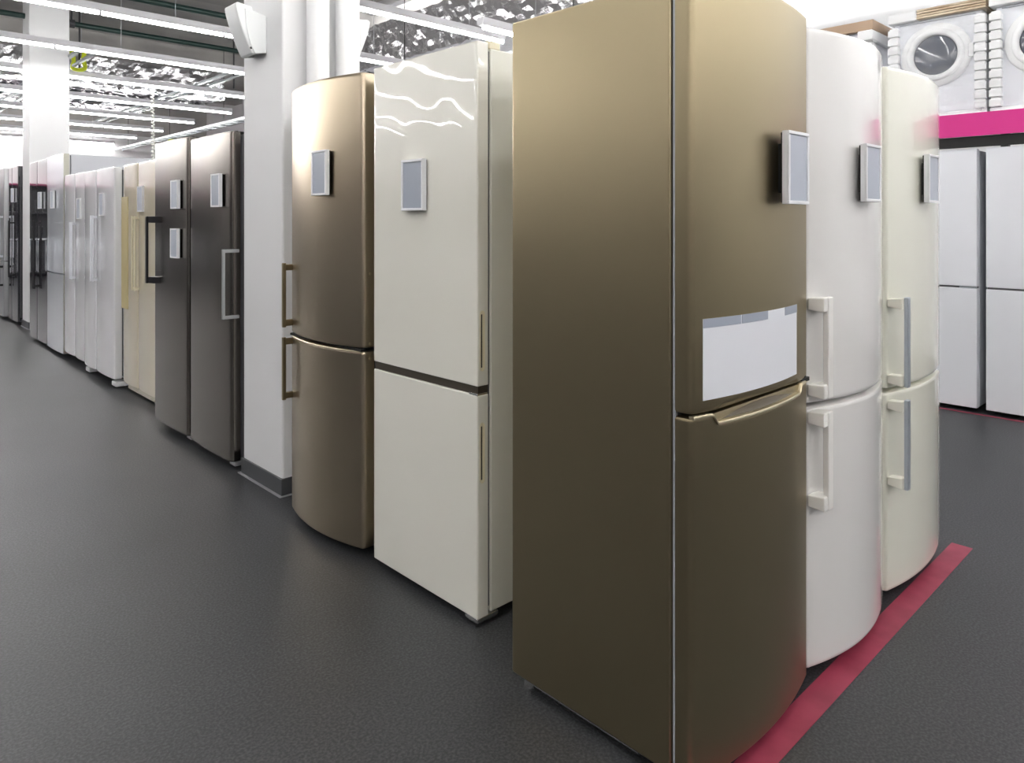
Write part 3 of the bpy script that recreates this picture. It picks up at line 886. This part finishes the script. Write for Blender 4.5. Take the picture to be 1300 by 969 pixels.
for j, (x, y, r, s) in enumerate(spots):
    where = {'far': 'against the far wall', 'left': 'along the left wall across the aisle', 'back': 'added behind the camera for dark reflections'}[s]  # back racks are unseen, added to darken what the doors reflect
    c_, s_ = math.cos(r), math.sin(r)
    W = lambda a, b_: (x + c_*a - s_*b_, y + s_*a + c_*b_)
    put(0, (x, y, 0), r, 'black display rack with a pink header strip ' + where, 'display racks ' + where)
    for a in (-.80, -.2, .40, .9):
        p = W(a, .06); put(1, (p[0], p[1], 1.55 if a < .8 else .92), r, 'silver and black microwave oven on a black rack ' + where, 'microwave ovens ' + where)
    for a in (-.75, .1):
        p = W(a, .0); put(2, (p[0], p[1], .12), r, 'white front-loading washing machine low in a rack ' + where, 'washing machines in racks ' + where)

# ------------------------------------------------------------------ right background
UX = 5.85
def back_fridge(y_hi, w, label):
    f = empty('fridge_freezer', (UX+.055, y_hi-w/2, 0), LEFT, label, 'fridge', 'fridges under the pink shelf')
    body(f, w, .60, 1.84, M['matte_white'], z0=.03)
    obj('upper_door', door_bm(w-.004, .055, .0, .882, 1.85, r=.006, rz=.003, n=6), M['matte_white'], f)
    obj('lower_door', door_bm(w-.004, .055, .0, .030, .868, r=.006, rz=.003, n=6), M['matte_white'], f)
    bm = bmesh.new(); box(bm, -w/2+.01, w/2-.01, -.045, -.002, .860, .890)
    obj('grip_channel', bm, M['gasket'], f, smooth=False)
    bm = bmesh.new(); box(bm, w/2-.11, w/2-.004, -.0555, -.03, .868, .8785)
    obj('hinge', bm, M['grey_steel'], f, smooth=False)
    return f
f = back_fridge(2.015, .60, 'plain white fridge freezer under the pink shelf, left of the pair')
f = back_fridge(1.365, .60, 'plain white fridge freezer under the pink shelf, right of the pair')

f = empty('display_shelf', (UX-.02, 1.0, 0), 0, 'long shelf with a magenta pink front edge above the white fridges', 'shelf')
bm = bmesh.new(); box(bm, -.02, 0, -1.7, 2.3, 1.935, 2.095); obj('fascia', bm, M['pink'], f, smooth=False)
bm = bmesh.new(); box(bm, 0.005, .05, -1.7, 2.3, 1.862, 1.934); obj('black_rail', bm, M['black'], f, smooth=False)  # black trim band below the fascia
bm = bmesh.new(); box(bm, 0, .75, -1.7, 2.3, 2.04, 2.095); obj('board', bm, M['matte_white'], f, smooth=False)
for yy in (-1.65, .37, 2.22):
    bm = bmesh.new(); box(bm, .68, .74, yy, yy+.05, 0, 2.04); obj('upright', bm, M['gasket'], f, smooth=False)

def washer(y_hi, w, label, cardboard=False, film=True, hgt=.80):
    # local: front -y, x left to right; stands on shelf
    f = empty('washing_machine', (UX+.02, y_hi-w/2, 2.096), LEFT, label, 'washing machine', 'wrapped washing machines on the shelf')
    hw = w/2
    bm = bmesh.new(); box(bm, -hw+.03, hw-.03, 0.02, .58, .03, hgt-.07); obj('casing', bm, M['washer'], f, bevel=.012)
    bm = bmesh.new(); box(bm, -hw, hw, 0.0, .60, 0, .032); obj('base_tray', bm, M['foam'], f, bevel=.004)
    zc = .455; xc = -.005
    bm = bmesh.new(); lathe(bm, [(.232,.02),(.232,-.010),(.222,-.022),(.19,-.026),(.186,-.034),(.165,-.040),(.150,-.034),(.144,-.018),(.144,.01)], (xc,.02,zc), (0,1,0)); 
    ring = obj('door_ring', bm, M['foam'], f, angle=50)
    bm = bmesh.new(); lathe(bm, [(.146,.0),(.146,-.012),(.13,-.024),(.09,-.032),(0,-.036)], (xc,.02,zc), (0,1,0)); obj('door_glass', bm, M['washer_glass'], ring, angle=60)
    bm = bmesh.new(); box(bm, xc+.212, xc+.245, -.012, .02, zc-.05, zc+.05); obj('door_catch', bm, M['foam'], ring, bevel=.006)
    bm = bmesh.new(); box(bm, -hw+.07, hw-.07, .010, .022, .708, .712); obj('panel_seam', bm, M['drum'], f, smooth=False)
    # ribbed foam corner posts
    for s in (-1, 1):
        bm = bmesh.new()
        z = .034
        while z < hgt-.14:
            a, b_ = sorted((s*(hw-.001), s*(hw-.075)))
            box(bm, a, b_, -.030, .06, z, z+.052)
            box(bm, a+.008, b_-.008, -.018, .05, z+.050, z+.066)
            z += .066
        obj('foam_corner', bm, M['foam'], f, bevel=.006)
    if not cardboard:
        bm = bmesh.new(); box(bm, -hw, -hw+.20, -.035, .60, hgt-.075, hgt); obj('foam_cap', bm, M['foam'], f, bevel=.008)
        bm = bmesh.new()
        for k in range(4):
            z = hgt-.070+.018*k
            prism(bm, [(-hw+.20, z+.001*k), (hw, z+.002*(k%2)), (hw, z+.015), (-hw+.20, z+.016)], 'y', -.033+.004*(k%2), .58)
        obj('timber_slats', bm, M['timber'], f, bevel=.002)
    else:
        bm = bmesh.new(); box(bm, -hw, hw, -.03, .60, hgt-.075, hgt); obj('cardboard_lid', bm, M['card'], f, bevel=.003)
        bm = bmesh.new(); box(bm, hw-.11, hw+.004, -.05, .62, hgt-.16, hgt-.078); obj('foam_cap', bm, M['foam'], f, bevel=.012, seg=3)
    if film:
        bm = bmesh.new()
        nn = 14
        vs = [[bm.verts.new((-hw-.004+(w+.008)*i/nn, -.037-.006*noise.noise(Vector((i*.7, j*.9, w*9+y_hi))), .01+(hgt-.09)*j/nn)) for j in range(nn+1)] for i in range(nn+1)]
        for i in range(nn):
            for j in range(nn): bm.faces.new((vs[i][j], vs[i+1][j], vs[i+1][j+1], vs[i][j+1]))
        obj('stretch_film', bm, M['film'], f, angle=180)
    return f
washer(2.000, .64, 'film-wrapped white washing machine with timber top, behind the cream fridge top')
washer(1.345, .64, 'film-wrapped white washing machine at the right edge of the photo', film=False)
washer(2.745, .64, 'wrapped appliance with a brown cardboard lid peeking over the white fridge', cardboard=True, film=False, hgt=.795)
# small carton far left behind row
bm = bmesh.new(); box(bm, 5.2, 5.8, 15.2, 15.8, 2.0, 2.0+.35)
bm.free()

# ------------------------------------------------------------------ camera + render look
cam = bpy.data.cameras.new('camera'); co = bpy.data.objects.new('camera', cam); C.objects.link(co)
co.location = (0, 0, 1.34)
co.rotation_euler = (R(90), 0, -math.atan2(.691, .723))
cam.sensor_width = 36; cam.lens = 920/1300*36
cam.shift_y = -(484.5-281)/1300
cam.clip_start = .05; cam.clip_end = 100
scene.camera = co

wd = bpy.data.worlds.new('world'); scene.world = wd; wd.use_nodes = True
wd.node_tree.nodes['Background'].inputs[0].default_value = (.8,.85,1,1)
wd.node_tree.nodes['Background'].inputs[1].default_value = .3

vs = scene.view_settings
vs.view_transform = 'Standard'; vs.look = 'None'; vs.gamma = 1; vs.use_curve_mapping = False
vs.exposure = 1.2
